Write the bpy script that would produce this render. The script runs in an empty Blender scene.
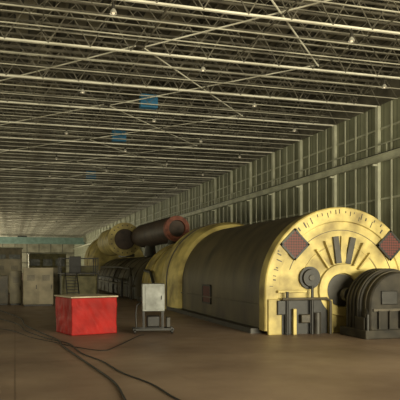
import bpy, bmesh, math, random
from math import sin, cos, pi, radians, sqrt
from mathutils import Vector, Matrix, noise
random.seed(4)
scene = bpy.context.scene
COL = scene.collection

# ------------------------------------------------------------------ materials
def mat(name, c1, c2=None, scale=3.0, rough=0.6, metal=0.0, bump=0.0, detail=5, lo=0.35, hi=0.65, emis=0, spec=0.5, stretch=None):
    m = bpy.data.materials.new(name); m.use_nodes = True
    nt = m.node_tree; b = nt.nodes["Principled BSDF"]
    b.inputs["Roughness"].default_value = rough
    b.inputs["Metallic"].default_value = metal
    b.inputs["Specular IOR Level"].default_value = spec
    c1 = tuple(c1)+(1,)
    if c2 is None:
        c2 = tuple(x*0.6 for x in c1[:3])
    c2 = tuple(c2)+(1,)
    tc = nt.nodes.new("ShaderNodeTexCoord")
    mp = nt.nodes.new("ShaderNodeMapping")
    if stretch: mp.inputs["Scale"].default_value = stretch
    nt.links.new(tc.outputs["Object"], mp.inputs["Vector"])
    n = nt.nodes.new("ShaderNodeTexNoise"); n.inputs["Scale"].default_value = scale; n.inputs["Detail"].default_value = detail
    nt.links.new(mp.outputs[0], n.inputs["Vector"])
    r = nt.nodes.new("ShaderNodeValToRGB")
    r.color_ramp.elements[0].position = lo; r.color_ramp.elements[0].color = c2
    r.color_ramp.elements[1].position = hi; r.color_ramp.elements[1].color = c1
    nt.links.new(n.outputs["Fac"], r.inputs["Fac"])
    nt.links.new(r.outputs["Color"], b.inputs["Base Color"])
    if bump:
        bp = nt.nodes.new("ShaderNodeBump"); bp.inputs["Strength"].default_value = bump; bp.inputs["Distance"].default_value = 0.05
        nt.links.new(n.outputs["Fac"], bp.inputs["Height"]); nt.links.new(bp.outputs[0], b.inputs["Normal"])
    if emis:
        b.inputs["Emission Color"].default_value = c1; b.inputs["Emission Strength"].default_value = emis
    m["ramp"] = r.name
    return m

M_yel = mat("yellow_paint", (0.68,0.55,0.19), (0.24,0.18,0.06), 1.1, 0.55, detail=12, lo=0.34, hi=0.62)
M_yeld = mat("aged_yellow_paint", (0.60,0.48,0.16), (0.26,0.20,0.07), 1.3, 0.55, detail=8)
M_shell = mat("dark_casing_paint", (0.125,0.098,0.050), (0.042,0.033,0.019), 0.6, 0.5, stretch=(1,1.6,0.7), detail=10)
M_black = mat("black_iron", (0.02,0.018,0.016), (0.01,0.009,0.008), 6, 0.5)
M_dark = mat("dark_machine_grey", (0.05,0.044,0.034), (0.025,0.022,0.017), 3, 0.5)
M_exc = mat("exciter_grey_brown", (0.044,0.037,0.026), (0.014,0.012,0.009), 1.8, 0.6, detail=8, spec=0.3)
M_brown = mat("brown_machine_paint", (0.080,0.064,0.040), (0.040,0.032,0.020), 2.5, 0.5)
M_rust = mat("rust_red_primer", (0.30,0.10,0.06), (0.15,0.05,0.034), 5, 0.7)
M_pipe = mat("rusty_pipe_lagging", (0.080,0.050,0.034), (0.036,0.023,0.017), 1.6, 0.6)
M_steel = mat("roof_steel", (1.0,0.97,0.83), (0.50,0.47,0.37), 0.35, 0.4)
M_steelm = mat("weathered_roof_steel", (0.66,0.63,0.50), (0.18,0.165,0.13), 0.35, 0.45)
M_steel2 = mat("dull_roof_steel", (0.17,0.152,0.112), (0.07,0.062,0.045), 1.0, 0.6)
M_col = mat("column_paint", (0.60,0.60,0.46), (0.42,0.42,0.31), 1.0, 0.6)
M_red = mat("red_plastic_wrap", (0.42,0.020,0.017), (0.27,0.013,0.011), 1.6, 0.62, detail=3, spec=0.2)
M_wood = mat("pale_crate_wood", (0.55,0.47,0.34), (0.38,0.31,0.21), 5, 0.7)
M_grey = mat("pale_grey_metal", (0.26,0.27,0.255), (0.12,0.125,0.115), 2.5, 0.4, metal=0.2)
M_beige = mat("beige_cabinet_paint", (0.30,0.255,0.17), (0.17,0.145,0.095), 1.5, 0.6)
M_beiged = mat("dirty_beige_paint", (0.18,0.155,0.10), (0.10,0.085,0.055), 1.5, 0.6)
M_olive = mat("olive_paint", (0.32,0.29,0.14), (0.17,0.155,0.075), 2, 0.6)
M_blue = mat("blue_enamel", (0.02,0.16,0.32), (0.018,0.13,0.26), 2, 0.7)
M_teal = mat("teal_crane_paint", (0.20,0.30,0.26), (0.13,0.21,0.18), 1, 0.6)
M_cable = mat("black_rubber", (0.012,0.011,0.011), (0.008,0.008,0.008), 6, 0.6)
M_bulb = mat("warm_bulb", (1.0,0.85,0.6), (1.0,0.8,0.5), 1, 0.5, emis=0.5)
M_refl = mat("lamp_reflector", (0.5,0.48,0.42), (0.4,0.38,0.32), 4, 0.45, metal=0.0)

def floor_mat():
    m = mat("stained_concrete", (0.330,0.238,0.170), (0.175,0.118,0.083), 0.35, 0.42, detail=10, lo=0.3, hi=0.68)
    nt = m.node_tree; b = nt.nodes["Principled BSDF"]; r = nt.nodes[m["ramp"]]
    tc = nt.nodes.new("ShaderNodeTexCoord")
    br = nt.nodes.new("ShaderNodeTexBrick")
    br.offset = 0.0
    br.inputs["Color1"].default_value=(1,1,1,1); br.inputs["Color2"].default_value=(0.90,0.88,0.88,1); br.inputs["Mortar"].default_value=(0.68,0.65,0.63,1)
    br.inputs["Scale"].default_value=1; br.inputs["Brick Width"].default_value=10; br.inputs["Row Height"].default_value=8.0
    br.inputs["Mortar Size"].default_value=0.02
    nt.links.new(tc.outputs["Object"], br.inputs["Vector"])
    mx = nt.nodes.new("ShaderNodeMix"); mx.data_type='RGBA'; mx.blend_type='MULTIPLY'; mx.inputs[0].default_value=1
    nt.links.new(r.outputs["Color"], mx.inputs[6]); nt.links.new(br.outputs["Color"], mx.inputs[7])
    nt.links.new(mx.outputs[2], b.inputs["Base Color"])
    n2 = nt.nodes.new("ShaderNodeTexNoise"); n2.inputs["Scale"].default_value=1.3; n2.inputs["Detail"].default_value=6
    nt.links.new(tc.outputs["Object"], n2.inputs["Vector"])
    mr = nt.nodes.new("ShaderNodeMapRange"); mr.inputs["To Min"].default_value=0.32; mr.inputs["To Max"].default_value=0.7
    nt.links.new(n2.outputs["Fac"], mr.inputs["Value"]); nt.links.new(mr.outputs[0], b.inputs["Roughness"])
    return m
M_floor = floor_mat()

def brick_mat(name, c1, c2, mort, bw, rh, ms, axes, off=0.5, rough=0.7, dirt=0.5):
    m = bpy.data.materials.new(name); m.use_nodes=True
    nt=m.node_tree; b=nt.nodes["Principled BSDF"]; b.inputs["Roughness"].default_value=rough
    tc=nt.nodes.new("ShaderNodeTexCoord"); sp=nt.nodes.new("ShaderNodeSeparateXYZ"); cb=nt.nodes.new("ShaderNodeCombineXYZ")
    nt.links.new(tc.outputs["Object"], sp.inputs[0])
    nt.links.new(sp.outputs[axes[0]], cb.inputs[0]); nt.links.new(sp.outputs[axes[1]], cb.inputs[1])
    br=nt.nodes.new("ShaderNodeTexBrick"); br.offset=off
    br.inputs["Color1"].default_value=c1+(1,); br.inputs["Color2"].default_value=c2+(1,); br.inputs["Mortar"].default_value=mort+(1,)
    br.inputs["Scale"].default_value=1; br.inputs["Brick Width"].default_value=bw; br.inputs["Row Height"].default_value=rh; br.inputs["Mortar Size"].default_value=ms
    nt.links.new(cb.outputs[0], br.inputs["Vector"])
    n=nt.nodes.new("ShaderNodeTexNoise"); n.inputs["Scale"].default_value=0.5; n.inputs["Detail"].default_value=6
    nt.links.new(tc.outputs["Object"], n.inputs["Vector"])
    r=nt.nodes.new("ShaderNodeValToRGB"); r.color_ramp.elements[0].position=0.3; r.color_ramp.elements[1].position=0.7
    r.color_ramp.elements[0].color=(dirt,dirt,dirt*0.95,1)
    nt.links.new(n.outputs["Fac"], r.inputs["Fac"])
    mx=nt.nodes.new("ShaderNodeMix"); mx.data_type='RGBA'; mx.blend_type='MULTIPLY'; mx.inputs[0].default_value=1
    nt.links.new(br.outputs["Color"], mx.inputs[6]); nt.links.new(r.outputs["Color"], mx.inputs[7])
    nt.links.new(mx.outputs[2], b.inputs["Base Color"])
    return m
M_wall = brick_mat("ribbed_wall_siding",(0.40,0.405,0.28),(0.29,0.295,0.20),(0.13,0.13,0.09),0.625,3.1,0.03,(1,2),off=0.0,dirt=0.65)
M_wallx = brick_mat("end_wall_panels",(0.50,0.47,0.35),(0.38,0.36,0.26),(0.16,0.15,0.11),4,3.5,0.15,(0,2),off=0.0)
M_deck = brick_mat("roof_deck_planks",(0.24,0.21,0.145),(0.045,0.038,0.027),(0.022,0.019,0.014),0.62,2.5,0.05,(0,1),off=0.5,dirt=0.35)

def placard_mat():
    m=bpy.data.materials.new("hazard_placard_print"); m.use_nodes=True
    nt=m.node_tree; b=nt.nodes["Principled BSDF"]; b.inputs["Roughness"].default_value=0.6
    tc=nt.nodes.new("ShaderNodeTexCoord"); ck=nt.nodes.new("ShaderNodeTexChecker")
    ck.inputs["Scale"].default_value=15; ck.inputs["Color1"].default_value=(0.035,0.010,0.009,1); ck.inputs["Color2"].default_value=(0.135,0.026,0.019,1)
    nt.links.new(tc.outputs["Object"], ck.inputs["Vector"]); nt.links.new(ck.outputs["Color"], b.inputs["Base Color"])
    return m
M_plac = placard_mat()

# ------------------------------------------------------------------ mesh builder
class MB:
    def __init__(s): s.v=[]; s.f=[]
    def box(s,c,size,rz=0.0,ry=0.0):
        cx,cy,cz=c; hx,hy,hz=size[0]/2,size[1]/2,size[2]/2
        R=Matrix.Rotation(rz,3,'Z')@Matrix.Rotation(ry,3,'Y')
        o=len(s.v)
        for dx in(-hx,hx):
            for dy in(-hy,hy):
                for dz in(-hz,hz):
                    p=R@Vector((dx,dy,dz)); s.v.append((cx+p.x,cy+p.y,cz+p.z))
        for q in((0,1,3,2),(4,6,7,5),(0,4,5,1),(2,3,7,6),(0,2,6,4),(1,5,7,3)): s.f.append([o+i for i in q])
        return s
    def beam(s,a,b,w,h):
        a=Vector(a); b=Vector(b); d=(b-a).normalized()
        up=Vector((0,0,1)) if abs(d.z)<0.95 else Vector((0,1,0))
        x=d.cross(up).normalized(); z=x.cross(d).normalized()
        o=len(s.v)
        for p in(a,b):
            for sx,sz in((-1,-1),(1,-1),(1,1),(-1,1)): s.v.append(tuple(p+x*sx*w/2+z*sz*h/2))
        for q in((3,2,1,0),(4,5,6,7),(0,1,5,4),(1,2,6,5),(2,3,7,6),(3,0,4,7)): s.f.append([o+i for i in q])
        return s
    def cyl(s,a,b,r0,r1=None,n=20,cap=True):
        if r1 is None:r1=r0
        return s.lathe(a,b,[(0,r0),(1,r1)],n,cap)
    def lathe(s,a,b,prof,n=24,cap=True):
        a=Vector(a); b=Vector(b); d=(b-a).normalized()
        up=Vector((0,0,1)) if abs(d.z)<0.95 else Vector((0,1,0))
        x=d.cross(up).normalized(); z=x.cross(d).normalized()
        rings=[]
        for t,r in prof:
            p=a+(b-a)*t
            rings.append([tuple(p+(x*cos(2*pi*i/n)+z*sin(2*pi*i/n))*r) for i in range(n)])
        return s.loft(rings,cap)
    def loft(s,rings,cap=True):
        o=len(s.v); n=len(rings[0])
        for r in rings: s.v+=r
        for k in range(len(rings)-1):
            for i in range(n):
                j=(i+1)%n
                s.f.append([o+k*n+i,o+k*n+j,o+(k+1)*n+j,o+(k+1)*n+i])
        if cap:
            s.f.append([o+i for i in range(n)][::-1]); s.f.append([o+(len(rings)-1)*n+i for i in range(n)])
        return s
    def tube(s,pts,r,n=10):
        pts=[Vector(p) for p in pts]; rings=[]
        for i,p in enumerate(pts):
            d=(pts[min(i+1,len(pts)-1)]-pts[max(i-1,0)]).normalized()
            up=Vector((0,0,1)) if abs(d.z)<0.9 else Vector((1,0,0))
            if i and abs((prevx.dot(d)))<0.99:
                x=(prevx-d*prevx.dot(d)).normalized()
            else: x=d.cross(up).normalized()
            prevx=x; z=x.cross(d).normalized()
            rings.append([tuple(p+(x*cos(2*pi*k/n)+z*sin(2*pi*k/n))*r) for k in range(n)])
        return s.loft(rings)
    def obj(s,name,m,parent=None,loc=(0,0,0),label=None,smooth=True,bevel=0):
        me=bpy.data.meshes.new(name); me.from_pydata(s.v,[],s.f)
        bm=bmesh.new(); bm.from_mesh(me); bmesh.ops.recalc_face_normals(bm,faces=bm.faces); bm.to_mesh(me); bm.free()
        if smooth: me.shade_smooth(); me.set_sharp_from_angle(angle=radians(32))
        me.materials.append(m)
        o=bpy.data.objects.new(name,me); o.location=loc; COL.objects.link(o)
        if parent: o.parent=parent
        if label: o["label"]=label
        if bevel:
            bv=o.modifiers.new("bevel",'BEVEL'); bv.width=bevel; bv.segments=2; bv.limit_method='ANGLE'
        return o
def thing(name,label,cat,loc=(0,0,0),rz=0,group=None):
    e=bpy.data.objects.new(name,None); e.empty_display_size=0.3; e.location=loc; e.rotation_euler=(0,0,rz)
    COL.objects.link(e); e["label"]=label; e["category"]=cat
    if group: e["group"]=group
    return e
def tag(o,label,cat,group=None):
    o["label"]=label; o["category"]=cat
    if group:o["group"]=group
    return o
def structure(o): o["kind"]="structure"; return o
def copy_thing(root,loc,rz=None):
    r=root.copy(); r.location=loc
    if rz is not None: r.rotation_euler=(0,0,rz)
    COL.objects.link(r)
    for c in list(root.children):
        cc=c.copy(); cc.parent=r; COL.objects.link(cc)
        for g in list(c.children):
            gg=g.copy(); gg.parent=cc; COL.objects.link(gg)
    return r

XL,XR,Y0,Y1=-14.0,20.0,-6.0,222.0
ZC=11.5   # truss bottom chord
ZT=12.9   # top chord
ZD=13.15  # deck underside
# ------------------------------------------------------------------ room shell
structure(MB().box(((XL+XR)/2,(Y0+Y1)/2,-0.15),(XR-XL+0.8,Y1-Y0,0.3)).obj("floor",M_floor,smooth=False))
structure(MB().box(((XL+XR)/2,(Y0+Y1)/2,ZD+0.15),(XR-XL+0.8,Y1-Y0,0.3)).obj("ceiling",M_deck,smooth=False))
structure(MB().box((XR+0.2,(Y0+Y1)/2,ZD/2),(0.4,Y1-Y0,ZD)).obj("wall_right",M_wall,smooth=False))
structure(MB().box((XL-0.2,(Y0+Y1)/2,ZD/2),(0.4,Y1-Y0,ZD)).obj("wall_left",M_wall,smooth=False))
structure(MB().box(((XL+XR)/2,Y1+0.2,ZD/2),(XR-XL+0.8,0.4,ZD)).obj("wall_back",M_wallx,smooth=False))
for k,z in enumerate((3.2,6.2,10.2)):
    structure(MB().box((XR-0.04,(Y0+Y1)/2,z),(0.08,Y1-Y0,0.10)).obj("trim_%d"%(k+1),M_col,smooth=False))
structure(MB().box((XR-0.02,(Y0+Y1)/2,12.35),(0.04,Y1-Y0,1.55)).obj("trim_4",M_steel2,smooth=False))  # thin dark strip laid on to give the wall a dark top

# ------------------------------------------------------------------ roof trusses
def truss():
    t=thing("roof_truss","pale painted steel roof truss spanning the hall under the deck","roof truss",(0,0,0),group="main roof trusses")
    MB().box(((XL+XR)/2,0,ZC),(XR-XL,0.03,0.08)).box(((XL+XR)/2,0,ZC-0.04),(XR-XL,0.12,0.015)).obj("bottom_chord",M_steel,t,smooth=False)
    MB().box(((XL+XR)/2,0,ZT),(XR-XL,0.16,0.12)).obj("top_chord",M_steel2,t,smooth=False)
    w=MB(); n=20; dx=(XR-XL)/n
    for i in range(n):
        x0=XL+i*dx; x1=x0+dx
        w.beam((x0,0,ZC),(x0+dx/2,0,ZT),0.04,0.04); w.beam((x0+dx/2,0,ZT),(x1,0,ZC),0.04,0.04)
    w.obj("web_lattice",M_steel2,t,smooth=False)
    return t
def joist(zb,name,lab,grp,n,m,h=0.05,r=0.03):
    t=thing(name,lab,"roof joist",(0,0,0),group=grp)
    MB().box(((XL+XR)/2,0,zb),(XR-XL,0.05,h)).obj("bottom_chord",m,t,smooth=False)
    w=MB(); dx=(XR-XL)/n
    for i in range(n):
        x0=XL+i*dx
        w.beam((x0,0,zb),(x0+dx/2,0,ZT),r,r); w.beam((x0+dx/2,0,ZT),(x0+dx,0,zb),r,r)
    w.box(((XL+XR)/2,0,ZT+0.03),(XR-XL,0.1,0.08))
    w.obj("web_lattice",M_steel2,t,smooth=False)
    return t
T=truss(); T.location=(0,16,0)
J=joist(ZC+0.03,"roof_joist","slender pale open-web steel joist between the main trusses","light roof joists",16,M_steelm,0.04,0.026); J.location=(0,17.67,0)
J2=joist(ZT-0.6,"shallow_joist","shallow steel joist close under the roof deck","shallow roof joists",28,M_steelm,0.03,0.02); J2.location=(0,18.5,0)
y=16
while y<221:
    if y>16: copy_thing(T,(0,y,0))
    if y+2.5<221:
        if y>16: copy_thing(J,(0,y+1.67,0)); copy_thing(J2,(0,y+2.5,0))
        copy_thing(J,(0,y+3.33,0)); copy_thing(J2,(0,y+0.84,0))
        if y not in (31,41,61): copy_thing(J2,(0,y+4.16,0))
    y+=5
pm=None
for i in range(17):
    x=XL+1.0+i*2.1
    if pm is None:
        pm=MB().box((0,(Y0+Y1)/2,ZT+0.165),(0.12,Y1-Y0,0.13)).box((0,(Y0+Y1)/2,ZT+0.11),(0.2,Y1-Y0,0.02)).obj("roof_purlin",M_steel2,loc=(x,0,0),smooth=False)
        tag(pm,"long dull steel purlin directly under the roof deck","roof purlin","roof purlins")
    else:
        c=pm.copy(); c.location=(x,0,0); COL.objects.link(c)
tm=None
for x in (-9.8,-3.4,1.0,5.2,9.4,13.6,17.9):
    if tm is None:
        tm=MB().box((0,(Y0+Y1)/2,ZC+0.11),(0.05,Y1-Y0,0.04)).obj("roof_tie",M_steel2,loc=(x,0,0),smooth=False)
        tag(tm,"thin dull steel tie running lengthwise on the truss bottom chords","roof tie","roof ties")
    else:
        c=tm.copy(); c.location=(x,0,0); COL.objects.link(c)
bA=MB().beam((0.1,0,ZC+0.17),(8.3,10,ZC+0.17),0.045,0.045).obj("diagonal_brace",M_steel,loc=(5.2,16,0),smooth=False)
tag(bA,"pale steel diagonal brace between two roof trusses","roof brace","diagonal roof braces")
bB=MB().beam((8.3,0,ZC+0.24),(0.1,10,ZC+0.24),0.045,0.045).obj("diagonal_brace",M_steel,loc=(5.2,16,0),smooth=False)
tag(bB,"pale steel diagonal brace between two roof trusses","roof brace","diagonal roof braces")
for y in range(16,206,10):
    for x in (-3.4,5.2,):
        if (x,y)!=(5.2,16):
            for q in (bA,bB):
                if x<0 and q is bA and y%20: continue
                c=q.copy(); c.location=(x,y,0); COL.objects.link(c)

# ------------------------------------------------------------------ wall columns and crane runway
cm=None; mu=None
for i in range(41):
    y=16+5*i
    if cm is None:
        cm=thing("wall_column","pale grey-green steel column standing against the side wall","steel column",(XR-0.1,y,0),group="wall columns")
        MB().box((-0.02,0,ZC/2),(0.2,0.2,ZC)).box((-0.13,0,ZC/2),(0.03,0.28,ZC)).obj("column_shaft",M_col,cm,smooth=False)
        MB().box((-0.02,0,0.03),(0.24,0.45,0.06)).obj("base_plate",M_dark,cm,smooth=False)
        MB().box((-0.27,0,8.14),(0.26,0.16,0.10)).obj("bracket",M_col,cm,smooth=False)
    else: copy_thing(cm,(XR-0.1,y,0))
    for dy in (1.25,2.5,3.75):
        if mu is None:
            mu=MB().box((0,0,ZC/2),(0.05,0.12,ZC)).obj("wall_mullion",M_col,loc=(XR-0.105,y+dy,0),smooth=False)
            tag(mu,"narrow pale steel mullion between the wall columns","wall mullion","wall mullions")
        else:
            c=mu.copy(); c.location=(XR-0.105,y+dy,0); COL.objects.link(c)
def runway(x,label,sg):
    r=thing("crane_runway",label,"crane rail",(x,0,0))
    L=Y1-14; yc=14+L/2
    MB().box((0,yc,8.45),(0.05,L,0.34)).box((0,yc,8.62),(0.26,L,0.04)).box((0,yc,8.26),(0.26,L,0.04)).obj("girder",M_col,r,smooth=False)
    MB().box((0,yc,8.68),(0.08,L,0.08)).obj("rail",M_dark,r,smooth=False)
    if sg:
        MB().box((0.16,yc,9.25),(0.06,L,0.07)).obj("guard_rail",M_col,r,smooth=False)
        g=MB().box((0,0,8.93),(0.04,0.04,0.62)).obj("guard_stanchion",M_col,r,loc=(0.16,15,0),smooth=False)
        for i in range(1,42):
            c=g.copy(); c.location=(0.16,15+5*i,0); COL.objects.link(c); c.parent=r
    return r
runway(XR-0.4,"long pale crane runway girder with dark rail along the columned wall",True)
cr=thing("overhead_crane","teal travelling overhead crane bridge spanning the hall","crane",(0,185,8.72))
MB().box(((XL+XR)/2,-1.6,1.0),(XR-XL-1.6,0.6,1.8)).obj("bridge_girder",M_teal,cr,smooth=False)
MB().box(((XL+XR)/2,1.6,1.0),(XR-XL-1.6,0.6,1.8)).obj("bridge_girder",M_teal,cr,smooth=False)
MB().box((XR-0.75,0,0.35),(0.4,4.4,0.7)).obj("end_truck",M_teal,cr,smooth=False)
MB().box((XL+0.65,0,0.35),(0.4,4.4,0.7)).obj("end_truck",M_teal,cr,smooth=False)
MB().box((2,0,2.1),(2.6,3.4,0.4)).obj("trolley",M_dark,cr,smooth=False)
runway(XL+0.4,"long pale crane runway girder on the opposite wall",False)

# ------------------------------------------------------------------ high bay lamps
lm=None
for y in (21,31,41,51,61,71,81,101,121):
    for x in (3.2,7.9,12.3,17.0):
        yy=y if x in(3.2,12.3) else y+5
        if lm is None:
            lm=thing("high_bay_lamp","small bell-shaped high bay lamp hanging from a roof truss","lamp",(x,yy,ZC-0.045),group="high bay lamps")
            MB().cyl((0,0,0),(0,0,-0.2),0.015,n=6).obj("stem",M_dark,lm)
            MB().cyl((0,0,-0.18),(0,0,-0.33),0.06,n=12).obj("ballast_housing",M_dark,lm)
            MB().lathe((0,0,-0.33),(0,0,-0.50),[(0,0.05),(0.4,0.10),(1,0.13),(0.97,0.12),(0.4,0.08)],16).obj("lamp_shade",M_refl,lm)
            MB().lathe((0,0,-0.42),(0,0,-0.51),[(0,0.03),(0.5,0.06),(1,0.03)],12).obj("bulb",M_bulb,lm)
        else: copy_thing(lm,(x,yy,ZC-0.045))
hm=None
for y,x in ((35.2,7.4),(45.2,7.3),(65.2,7.6)):
    if hm is None:
        hm=thing("unit_heater","dull blue boxy unit heater hung up among the roof trusses","heater",(x,y,ZT),group="blue unit heaters")
        MB().box((0,0,-1.0),(1.0,0.5,0.76)).obj("housing",M_blue,hm,bevel=0.01)
        for sx in(-1,1): MB().cyl((sx*0.4,0,0.11),(sx*0.4,0,-0.64),0.02,n=6).obj("hanger_rod",M_dark,hm)
        g=MB()
        for q in range(5): g.box((0,-0.26,-1.24+q*0.12),(0.84,0.02,0.02))
        g.obj("louvre",M_blue,hm,smooth=False)
    else: copy_thing(hm,(x,y,ZT))

# ------------------------------------------------------------------ generator
NA=72
def ring(R,cz,y,boxy=False,x0=0):
    out=[]
    for i in range(NA):
        a=2*pi*i/NA; c=cos(a); s_=sin(a)
        if boxy and s_<-1e-6:
            t=min(R/max(abs(c),1e-6), cz/abs(s_)); out.append((x0+t*c,y,cz+t*s_))
        else: out.append((x0+R*c,y,max(cz+R*s_,0.0)))
    return out
CZ=1.53
G=thing("turbine_generator","huge barrel-shaped generator with yellow end plate and dark brown casing","generator",(11.33,20.0,0))
MB().loft([ring(2.92,CZ,0.5,True),ring(2.92,CZ,12.2,True)]).obj("casing",M_shell,G,label="dark olive-brown painted barrel casing")
MB().box((-2.95,6.4,1.0),(0.08,11.6,0.05)).obj("side_rail",M_shell,G,smooth=False)
MB().box((-3.05,7.0,0.09),(0.5,12.8,0.18)).obj("plinth",M_dark,G,smooth=False)
MB().loft([ring(2.97,CZ,0.6,True),ring(3.0,CZ,0.55,True),ring(3.0,CZ,0.04,True),ring(2.96,CZ,0.0,True),ring(2.50,CZ,0.0,True),ring(2.47,CZ,0.07,False),
           ring(0.95,CZ,0.07),ring(0.93,CZ,-0.05),ring(0.62,CZ,-0.05),ring(0.60,CZ,0.1),ring(0.3,CZ,0.1)]).obj("end_plate",M_yel,G,label="weathered yellow bolted end plate")
MB().loft([ring(0.58,CZ,0.09),ring(0.58,CZ,0.0),ring(0.3,CZ,-0.02)]).obj("bearing_housing",M_dark,G)
def arcband(r0,r1,y,a0,a1,th=0.02,n=40):
    m=MB(); rings=[]
    for i in range(n+1):
        a=a0+(a1-a0)*i/n
        rings.append([(r0*cos(a),y,CZ+r0*sin(a)),(r1*cos(a),y,CZ+r1*sin(a)),(r1*cos(a),y-th,CZ+r1*sin(a)),(r0*cos(a),y-th,CZ+r0*sin(a))])
    return m.loft(rings)
arcband(1.62,1.66,0.07,radians(5),radians(175),0.03).obj("seam_ring",M_yeld,G)
arcband(2.16,2.18,0.07,radians(20),radians(160),0.02).obj("seam_ring",M_brown,G)
for i in range(46):
    a=radians(3+174*i/45+random.uniform(-1.6,1.6))
    r=random.choice((2.84,2.76,2.68))+random.uniform(-0.02,0.02)
    hl=random.uniform(0.03,0.12)
    d=Vector((cos(a),0,sin(a))); p=Vector((0,-0.008,CZ))+d*r
    MB().beam(p-d*hl,p+d*hl,0.02,random.uniform(0.018,0.045)).obj("rim_bolt",M_dark,G,smooth=False)
for adeg,r1,m,wd in ((50,1.75,M_yeld,0.05),(64,1.9,M_yeld,0.05),(77,1.95,M_dark,0.09),(88,1.95,M_yeld,0.05),(98,1.95,M_dark,0.09),(112,1.9,M_yeld,0.05),(126,1.8,M_yeld,0.05)):
    a=radians(adeg); d=Vector((cos(a),0,sin(a)))
    MB().beam(Vector((0,-0.0,CZ))+d*0.98,Vector((0,-0.0,CZ))+d*r1,0.22,wd).obj("stiffener_web",m,G,smooth=False)
MB().box((-2.02,-0.06,CZ-0.02),(1.1,0.2,0.08)).obj("joint_flange",M_yeld,G,bevel=0.01)
MB().box((2.05,-0.06,CZ-0.02),(1.5,0.2,0.08)).obj("joint_flange",M_yeld,G,bevel=0.01)
MB().lathe((-1.30,0.1,1.98),(-1.30,-0.16,1.98),[(0,0.40),(0.6,0.40),(0.6,0.32),(1,0.30)],28).obj("inspection_hatch",M_black,G)
MB().lathe((-1.30,-0.15,1.98),(-1.30,-0.2,1.98),[(0,0.12),(1,0.10)],20).obj("hatch_hub",M_dark,G)
MB().box((-1.40,-0.01,0.6),(1.95,0.06,1.2)).obj("lower_recess_panel",M_black,G,smooth=False)
MB().box((-1.95,-0.12,0.45),(0.12,0.16,0.9)).obj("support_leg",M_yeld,G,bevel=0.01)
MB().box((-0.55,-0.12,0.6),(0.12,0.16,1.2)).obj("support_leg",M_yeld,G,bevel=0.01)
MB().box((-1.55,-0.14,0.55),(0.35,0.2,0.3)).obj("pump_fitting",M_brown,G,bevel=0.03)
MB().cyl((-1.05,-0.1,0.0),(-1.05,-0.1,0.75),0.14,n=18).obj("filter_canister",M_dark,G)
MB().box((-2.66,-0.03,0.62),(0.5,0.12,1.24)).obj("end_foot",M_yeld,G,bevel=0.02)
MB().box((-2.45,-0.12,0.95),(0.3,0.12,0.5)).obj("junction_box",M_black,G,bevel=0.02)
MB().tube([(-2.45,-0.25,1.25),(-1.6,-0.25,1.25),(-0.75,-0.25,1.25),(-0.6,-0.25,1.15),(-0.6,-0.25,0.0)],0.05).obj("oil_pipe",M_brown,G)
MB().tube([(-2.25,-0.2,1.5),(-2.25,-0.2,0.9),(-2.25,-0.2,0.0)],0.05).obj("oil_pipe",M_black,G)
MB().tube([(-1.3,-0.22,1.7),(-1.3,-0.22,1.0),(-1.3,-0.22,0.0)],0.05).obj("oil_pipe",M_black,G)
def placard(x,y,z,h,side=False):
    ob=MB().box((0,0,0),(h*1.414,0.03,h*1.414)).obj("hazard_placard",M_plac,G,loc=(x,y,z),smooth=False,label="dark red diamond placard with lattice print")
    fr=MB(); a=h*0.707
    for sx,sz,w,hh in((0,a,2*a+0.07,0.07),(0,-a,2*a+0.07,0.07),(a,0,0.07,2*a+0.07),(-a,0,0.07,2*a+0.07)):
        fr.box((sx,-0.01,sz),(w,0.05,hh))
    fr.obj("placard_frame",M_black,ob,smooth=False)
    if side: ob.rotation_euler=(0,0,radians(-90)); ob.scale=(1.5,1,1)
    else: ob.rotation_euler=(0,radians(45),0)
placard(-1.88,-0.03,3.16,0.52)
placard(1.98,-0.03,3.16,0.52)
placard(-2.95,7.0,1.12,0.56,side=True)
MB().loft([ring(2.85,CZ,11.4,True),ring(3.12,CZ,11.55,True),ring(3.28,CZ,12.2,True),ring(3.30,CZ,14.6,True),ring(3.05,CZ,15.3,True),ring(2.5,CZ,15.8,True)]).obj("rear_end_ring",M_yel,G,label="aged yellow end ring")
MB().loft([ring(3.33,CZ,13.3,True),ring(3.33,CZ,13.45,True)]).obj("ring_seam",M_brown,G)

# ------------------------------------------------------------------ exciter
E=thing("exciter","dark grey-brown round-topped exciter housing on a low bolted base","exciter",(12.25,17.75,0))
MB().box((0,0.9,0.15),(2.6,1.7,0.3)).obj("base_frame",M_exc,E,bevel=0.03)
EZ=1.1
def er(R,yv,b=True): return [(x,y,z+0.25) for x,y,z in ring(R,EZ-0.25,yv,b)]
MB().loft([er(1.05,0.12),er(1.1,0.16),er(1.12,0.25),er(1.12,0.6),er(1.18,0.62),er(1.18,1.5),er(1.1,1.65),er(0.8,1.72)]).obj("stator_frame",M_exc,E)
for q in range(4):
    y=0.7+q*0.22
    MB().loft([er(1.22,y),er(1.22,y+0.07)]).obj("cooling_rib",M_exc,E)
MB().loft([er(1.14,0.34),er(1.14,0.39)]).obj("cowl_seam",M_brown,E)
MB().box((0.0,0.1,0.95),(2.0,0.08,0.08)).obj("joint_strip",M_brown,E,smooth=False)
for x in (-0.8,-0.4,0.0,0.4,0.8):
    MB().box((x,0.08,0.63),(0.06,0.12,0.6)).obj("front_rib",M_exc,E,smooth=False)
MB().box((-0.4,0.09,1.35),(0.6,0.06,0.45)).obj("inspection_cover",M_black,E,bevel=0.02)
MB().box((0.4,0.09,1.35),(0.6,0.06,0.45)).obj("inspection_cover",M_black,E,bevel=0.02)
for x in (-1.2,1.2):
    MB().box((x,0.5,0.5),(0.16,0.6,0.4)).obj("mounting_foot",M_exc,E,bevel=0.02)
MB().tube([(-1.2,0.1,0.0),(-1.2,0.1,0.8),(-1.12,0.3,0.95)],0.05).obj("conduit",M_black,E)
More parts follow.
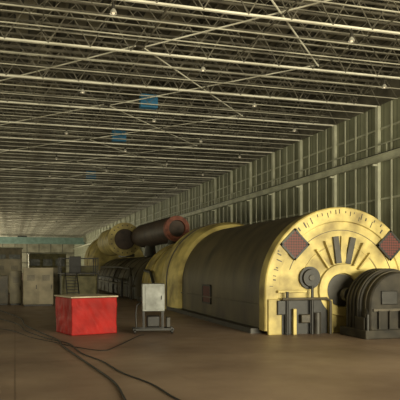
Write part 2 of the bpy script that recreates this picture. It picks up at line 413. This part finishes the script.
MB().cyl((-0.92,1.68,CZ-0.15),(-0.92,1.95,CZ-0.15),0.25).obj("shaft_coupling",M_dark,E)

# ------------------------------------------------------------------ turbine hood
H=thing("turbine_hood","yellow domed low-pressure turbine hood bolted to a dark base","turbine",(11.2,36.4,0))
R2=[(2.0,0),(2.35,0.15),(2.6,0.5),(2.8,1.2),(2.9,2.0),(2.9,3.2),(2.9,5.2),(2.6,5.6),(2.3,5.8)]
MB().loft([ring(r,1.05,y,True) for r,y in R2]).obj("hood",M_yeld,H)
for y in (3.0,4.9):
    MB().loft([ring(2.97,1.05,y,True),ring(2.97,1.05,y+0.12,True)]).obj("hood_rib",M_yel,H)
MB().box((0,3,0.15),(6.2,6.0,0.3)).obj("base_frame",M_dark,H,smooth=False)
MB().tube([(-3.0,1.2,0.3),(-3.0,1.2,1.4),(-2.95,2.2,2.0),(-2.85,4.5,2.1)],0.1).obj("oil_pipe",M_dark,H)

L=thing("low_pressure_turbine","long dark turbine casing with ribbed hood and bolted joint","turbine",(10.6,43.2,0))
MB().loft([ring(r,0.85,y,True) for r,y in ((1.9,0),(2.2,0.6),(2.3,1.2),(2.3,9),(2.1,9.6),(2.1,11),(2.3,11.8),(2.3,23),(2.2,24))]).obj("casing",M_shell,L)
for q in range(9):
    y=1.6+q*2.5
    MB().loft([ring(2.34,0.85,y,True),ring(2.34,0.85,y+0.2,True)]).obj("casing_rib",M_brown,L)
MB().box((-2.42,12,0.95),(0.3,22,0.16)).obj("joint_flange",M_beiged,L,smooth=False)
MB().tube([(-2.6,1.0,0.0),(-2.6,1.0,1.6),(-2.3,3.0,2.2),(-2.2,9,2.3),(-2.2,20,2.3)],0.1).obj("steam_line",M_brown,L)
MB().tube([(-2.75,4.0,0.0),(-2.75,4.0,1.3),(-2.7,8.0,1.4),(-2.7,18,1.4)],0.09).obj("steam_line",M_dark,L)
C=thing("crossover_pipe","dark rusty steam crossover pipe with open rust-red flange","steam pipe",(10.55,41,0))
PZ=4.95
MB().lathe((0,0,PZ),(0,12.2,PZ),[(0,0.72),(0.04,0.74),(0.12,0.90),(0.9,0.98),(1,0.88)],36).obj("pipe_body",M_pipe,C,label="dark rusty lagged pipe body")
MB().lathe((0,0.3,PZ),(0,-0.3,PZ),[(0,0.86),(1,0.86),(1,0.58),(0.1,0.56),(0.1,0.1)],36).obj("end_flange",M_rust,C,label="open rust-red flange")
MB().cyl((0,0.22,PZ),(0,0.18,PZ),0.55,n=32).obj("pipe_mouth",M_black,C)
MB().cyl((0,0.9,4.4),(0,0.9,3.92),0.3,0.4).obj("pipe_saddle",M_dark,C)
MB().cyl((0,8.5,4.1),(0,8.5,3.19),0.4,0.5).obj("pipe_saddle",M_dark,C)
V=thing("steam_chest","round steam chest with broad yellow flange beside the crossover pipe","steam chest",(9.15,53.8,0))
VZ=4.72
MB().lathe((0,0,VZ),(0,9,VZ),[(0,1.25),(0.02,1.3),(0.9,1.3),(1,0.9)],40).obj("chest_body",M_yeld,V)
MB().lathe((0,-0.3,VZ),(0,0.02,VZ),[(0,1.46),(1,1.46)],40).obj("cover_plate",M_yel,V,label="dull yellow cover plate")
MB().lathe((0,-0.40,VZ),(0,-0.28,VZ),[(0,0.86),(1,0.92)],32).obj("inner_disc",M_pipe,V)
for i in range(18):
    a=2*pi*i/18
    MB().cyl((1.2*cos(a),-0.37,VZ+1.2*sin(a)),(1.2*cos(a),-0.29,VZ+1.2*sin(a)),0.05,n=8).obj("bolt",M_black,V)
MB().box((0.8,3.5,3.36),(0.8,4,0.26)).obj("saddle",M_dark,V,smooth=False)
P=thing("high_pressure_turbine","yellow humped high-pressure turbine casing at the end of the set","turbine",(11.0,67.6,0))
MB().loft([ring(r,z,y,True) for r,z,y in ((2.2,1.5,0),(2.9,2.6,0.4),(3.1,3.0,2),(3.1,3.0,7),(2.4,2.4,9))]).obj("casing",M_yeld,P)
MB().loft([ring(3.2,3.0,3,True),ring(3.2,3.0,3.3,True)]).obj("casing_rib",M_yeld,P)

# ------------------------------------------------------------------ small things
K=thing("shipping_crate","wooden crate wrapped in crinkled red plastic on the concrete floor","crate",(1.87,21.63,0),rz=radians(15))
W,Dp,Hh=1.66,1.7,1.34
def wrap():
    bm=bmesh.new(); bmesh.ops.create_cube(bm,size=1)
    hh=Hh-0.07
    bmesh.ops.scale(bm,vec=(W,Dp,hh),verts=bm.verts); bmesh.ops.translate(bm,vec=(W/2,Dp/2,0.01+hh/2),verts=bm.verts)
    bmesh.ops.subdivide_edges(bm,edges=bm.edges,cuts=40,use_grid_fill=True)
    for v in bm.verts:
        z=v.co.z
        n=noise.noise(v.co*2.0)*0.03+noise.noise(Vector((v.co.x*5+z*3,v.co.y*5,z*2.2)))*0.036
        d=Vector((v.co.x-W/2,v.co.y-Dp/2,0)).normalized()
        v.co+=d*n
    me=bpy.data.meshes.new("plastic_wrap"); bm.to_mesh(me); bm.free(); me.shade_smooth(); me.materials.append(M_red)
    o=bpy.data.objects.new("plastic_wrap",me); COL.objects.link(o); o.parent=K; o["label"]="crinkled glossy red plastic wrap"
wrap()
MB().box((W/2,Dp/2,Hh-0.02),(W+0.1,Dp+0.1,0.05)).obj("lid",M_wood,K,bevel=0.01,label="pale wooden lid")

S=thing("control_cabinet_cart","grey steel cabinet on a low black wheeled stand","cabinet",(4.75,21.8,0),rz=radians(-8))
MB().box((0,0,1.28),(0.80,0.5,0.98)).obj("cabinet_body",M_grey,S,bevel=0.02)
MB().box((0.03,-0.26,1.28),(0.66,0.02,0.84)).obj("door",M_grey,S,bevel=0.008)
MB().box((0.28,-0.285,1.28),(0.03,0.03,0.14)).obj("handle",M_black,S,smooth=False)
for sx in(-1,1):
    for sy in(-1,1):
        MB().box((sx*0.34,sy*0.2,0.5),(0.06,0.06,0.62)).obj("leg",M_black,S,smooth=False)
MB().box((0,-0.25,0.15),(1.45,0.08,0.08)).box((0,0.25,0.15),(1.45,0.08,0.08)).box((-0.6,0,0.15),(0.08,0.6,0.07)).box((0.6,0,0.15),(0.08,0.6,0.07)).obj("base_frame",M_black,S,smooth=False)
MB().box((0.0,0,0.42),(0.46,0.35,0.4)).obj("motor_box",M_black,S,bevel=0.04)
for sx in(-1,1):
    for sy in(-1,1):
        MB().cyl((sx*0.66-0.03,sy*0.26,0.08),(sx*0.66+0.03,sy*0.26,0.08),0.08,n=14).obj("wheel",M_black,S)
MB().tube([(-0.6,0,0.2),(-0.62,0,0.7),(-0.58,0,1.0),(-0.42,0,1.1)],0.03).obj("conduit",M_black,S)
MB().box((0.54,0,0.38),(0.16,0.25,0.38)).obj("valve_box",M_dark,S,bevel=0.03)

def cabinet(loc,w,d,h,m,label,doors,name="equipment_cabinet"):
    c=thing(name,label,"cabinet",loc)
    MB().box((0,0,h/2+0.05),(w,d,h-0.1)).obj("body",m,c,bevel=0.02)
    MB().box((0,0,0.05),(w-0.1,d-0.1,0.1)).obj("plinth",M_black,c,smooth=False)
    for i in range(doors):
        dw=w/doors; x=-w/2+dw*(i+0.5)
        dr=MB().box((x,-d/2-0.012,h/2+0.02),(dw-0.08,0.024,h-0.26)).obj("door",m,c,bevel=0.006)
        MB().box((x+dw*0.36,-d/2-0.04,h/2),(0.04,0.04,0.24)).obj("handle",M_black,dr,smooth=False)
        g=MB()
        for q in range(5): g.box((x,-d/2-0.03,h*0.8-q*0.07),(dw*0.5,0.02,0.03))
        g.obj("vent_grille",M_dark,dr,smooth=False)
    return c
cabinet((1.35,39.2,0),1.75,1.6,2.3,M_beige,"tall beige steel cabinet with double doors",2)
cabinet((0.05,40.3,0),0.7,1.4,2.1,M_beiged,"narrow dirty beige steel cabinet with a single door",1)
cabinet((-0.8,40.5,0),0.8,1.4,1.8,M_brown,"brown steel cabinet with a single door",1)
cabinet((-2.4,41.0,0),1.6,1.4,1.9,M_beige,"low beige steel cabinet",2)
cabinet((2.7,50.5,0),1.3,1.6,2.3,M_beiged,"dirty beige cabinet beside the walkway",1)
cabinet((-0.6,56.0,0),2.2,1.6,3.0,M_beige,"wide beige cabinet with double doors",2)
cabinet((6.0,54.5,0),1.6,1.6,2.4,M_olive,"olive steel switch cabinet",2)
for i,(x,w,h,m,lab) in enumerate(((-9.5,6,4.6,M_beige,"beige site office module"),(-2.2,6.5,5.2,M_beige,"pale two-level office module"),(5.2,6,4.4,M_olive,"olive equipment module"))):
    o=thing("office_module",lab+" standing across the hall floor","office module",(x,100+4*i,0))
    MB().box((0,0,h/2),(w,5,h)).obj("body",m,o,bevel=0.05)
    MB().box((0,0,h+0.08),(w+0.3,5.3,0.16)).obj("roof_slab",M_col,o,smooth=False)
    for k in range(3):
        MB().box((-w/3+k*w/3,-2.52,h*0.68),(w/4,0.06,h*0.25)).obj("window",M_grey,o,smooth=False)
    MB().box((w*0.3,-2.52,1.05),(1.0,0.06,2.1)).obj("door",M_dark,o,smooth=False)

A=thing("access_platform","dark steel access platform with handrails over an olive pump skid","platform",(4.4,46.0,0))
MB().box((0,0,0.9),(2.4,2.6,1.6)).obj("skid_housing",M_olive,A,bevel=0.05)
MB().box((0,0,1.86),(2.7,2.8,0.08)).obj("deck",M_dark,A,smooth=False)
for sx in(-1,1):
    for sy in(-1,0,1):
        MB().box((sx*1.3,sy*1.35,1.5),(0.06,0.06,3.0)).obj("post",M_black,A,smooth=False)
for z in(2.4,2.95):
    MB().beam((-1.3,-1.35,z),(1.3,-1.35,z),0.05,0.05).obj("handrail",M_black,A,smooth=False)
    MB().beam((-1.3,1.35,z),(1.3,1.35,z),0.05,0.05).obj("handrail",M_black,A,smooth=False)
    MB().beam((1.3,-1.35,z),(1.3,1.35,z),0.05,0.05).obj("handrail",M_black,A,smooth=False)
st=MB()
for i in range(9): st.box((-0.6,-1.5-(8-i)*0.24,0.18+i*0.2),(0.8,0.24,0.04))
st.beam((-1.0,-3.5,0.05),(-1.0,-1.45,1.85),0.05,0.2).beam((-0.2,-3.5,0.05),(-0.2,-1.45,1.85),0.05,0.2)
st.obj("stair",M_black,A,smooth=False)
MB().box((-0.2,0,2.5),(0.8,0.8,1.2)).obj("control_panel",M_black,A,bevel=0.03)

def smoothpath(pts,n=8):
    P=[Vector((x,y,0)) for x,y in pts]; P=[P[0]]+P+[P[-1]]; out=[]
    for i in range(1,len(P)-2):
        for k in range(n):
            t=k/n; a,b,c,d=P[i-1],P[i],P[i+1],P[i+2]
            out.append(0.5*((2*b)+(c-a)*t+(2*a-5*b+4*c-d)*t*t+(3*b-a-3*c+d)*t**3))
    out.append(P[-2]); return out
def cable(pts,r,label):
    o=MB().tube([(p.x,p.y,r) for p in smoothpath(pts)],r,8).obj("floor_cable",M_cable)
    tag(o,label,"cable","cables on the floor")
cable([(-1.6,39),(-0.9,35.5),(0.2,29.8),(0.4,26),(0.9,22.9),(1.35,20.4),(1.37,19.0),(1.6,16.5),(1.74,15.1),(1.95,12.8),(1.89,11.0),(1.7,8),(1.4,5)],0.018,"thick black cable snaking along the bare concrete floor")
cable([(-3,33),(-1.0,30.2),(0.1,26.6),(0.4,23.6),(1.1,20.8),(1.6,19.4),(1.75,17.2),(2.1,15.6),(2.3,13.8),(2.65,12.3),(2.8,10.7),(3.2,9.0),(3.7,7)],0.015,"black cable curving past the red crate")
cable([(-3.2,27.5),(-1.4,25.5),(-0.2,24.2),(0.5,21.6),(1.2,19.9),(1.7,18.6),(2.4,17.6),(3.0,18.6),(4.0,20.8),(4.3,21.2)],0.012,"thin black cable looping to the cabinet cart")

# ------------------------------------------------------------------ lights
def area(name,loc,target,sx,sy,power,color):
    l=bpy.data.lights.new(name,'AREA'); l.shape='RECTANGLE'; l.size=sx; l.size_y=sy; l.energy=power; l.color=color
    o=bpy.data.objects.new(name,l); o.location=loc
    d=Vector(target)-Vector(loc); o.rotation_euler=d.to_track_quat('-Z','Y').to_euler(); COL.objects.link(o); return o
area("doorway_light",(13,-5.5,3.8),(11,28,17.0),12,5,10500,(1.0,0.92,0.67))
area("side_fill_light",(XL+0.3,55,3.0),(XR,55,18),100,5,4600,(1.0,0.94,0.64))  # added fill lamp along the hall; the left wall has no windows
area("side_fill_light",(XL+0.3,160,4.0),(XR,160,10),110,5,21000,(1.0,0.94,0.70))  # added fill lamp, stronger, to brighten the far end of the hall
w=bpy.data.worlds.new("world"); scene.world=w; w.use_nodes=True
w.node_tree.nodes["Background"].inputs[0].default_value=(0.9,0.85,0.7,1); w.node_tree.nodes["Background"].inputs[1].default_value=0.2
scene.view_settings.view_transform='Standard'
# ------------------------------------------------------------------ camera
cd=bpy.data.cameras.new("camera"); cd.sensor_width=36; cd.lens=620/400*36; cd.shift_y=66/400; cd.clip_end=500
co=bpy.data.objects.new("camera",cd); co.location=(0,0,2.4); co.rotation_euler=(radians(90),0,radians(-16.62)); COL.objects.link(co)
scene.camera=co
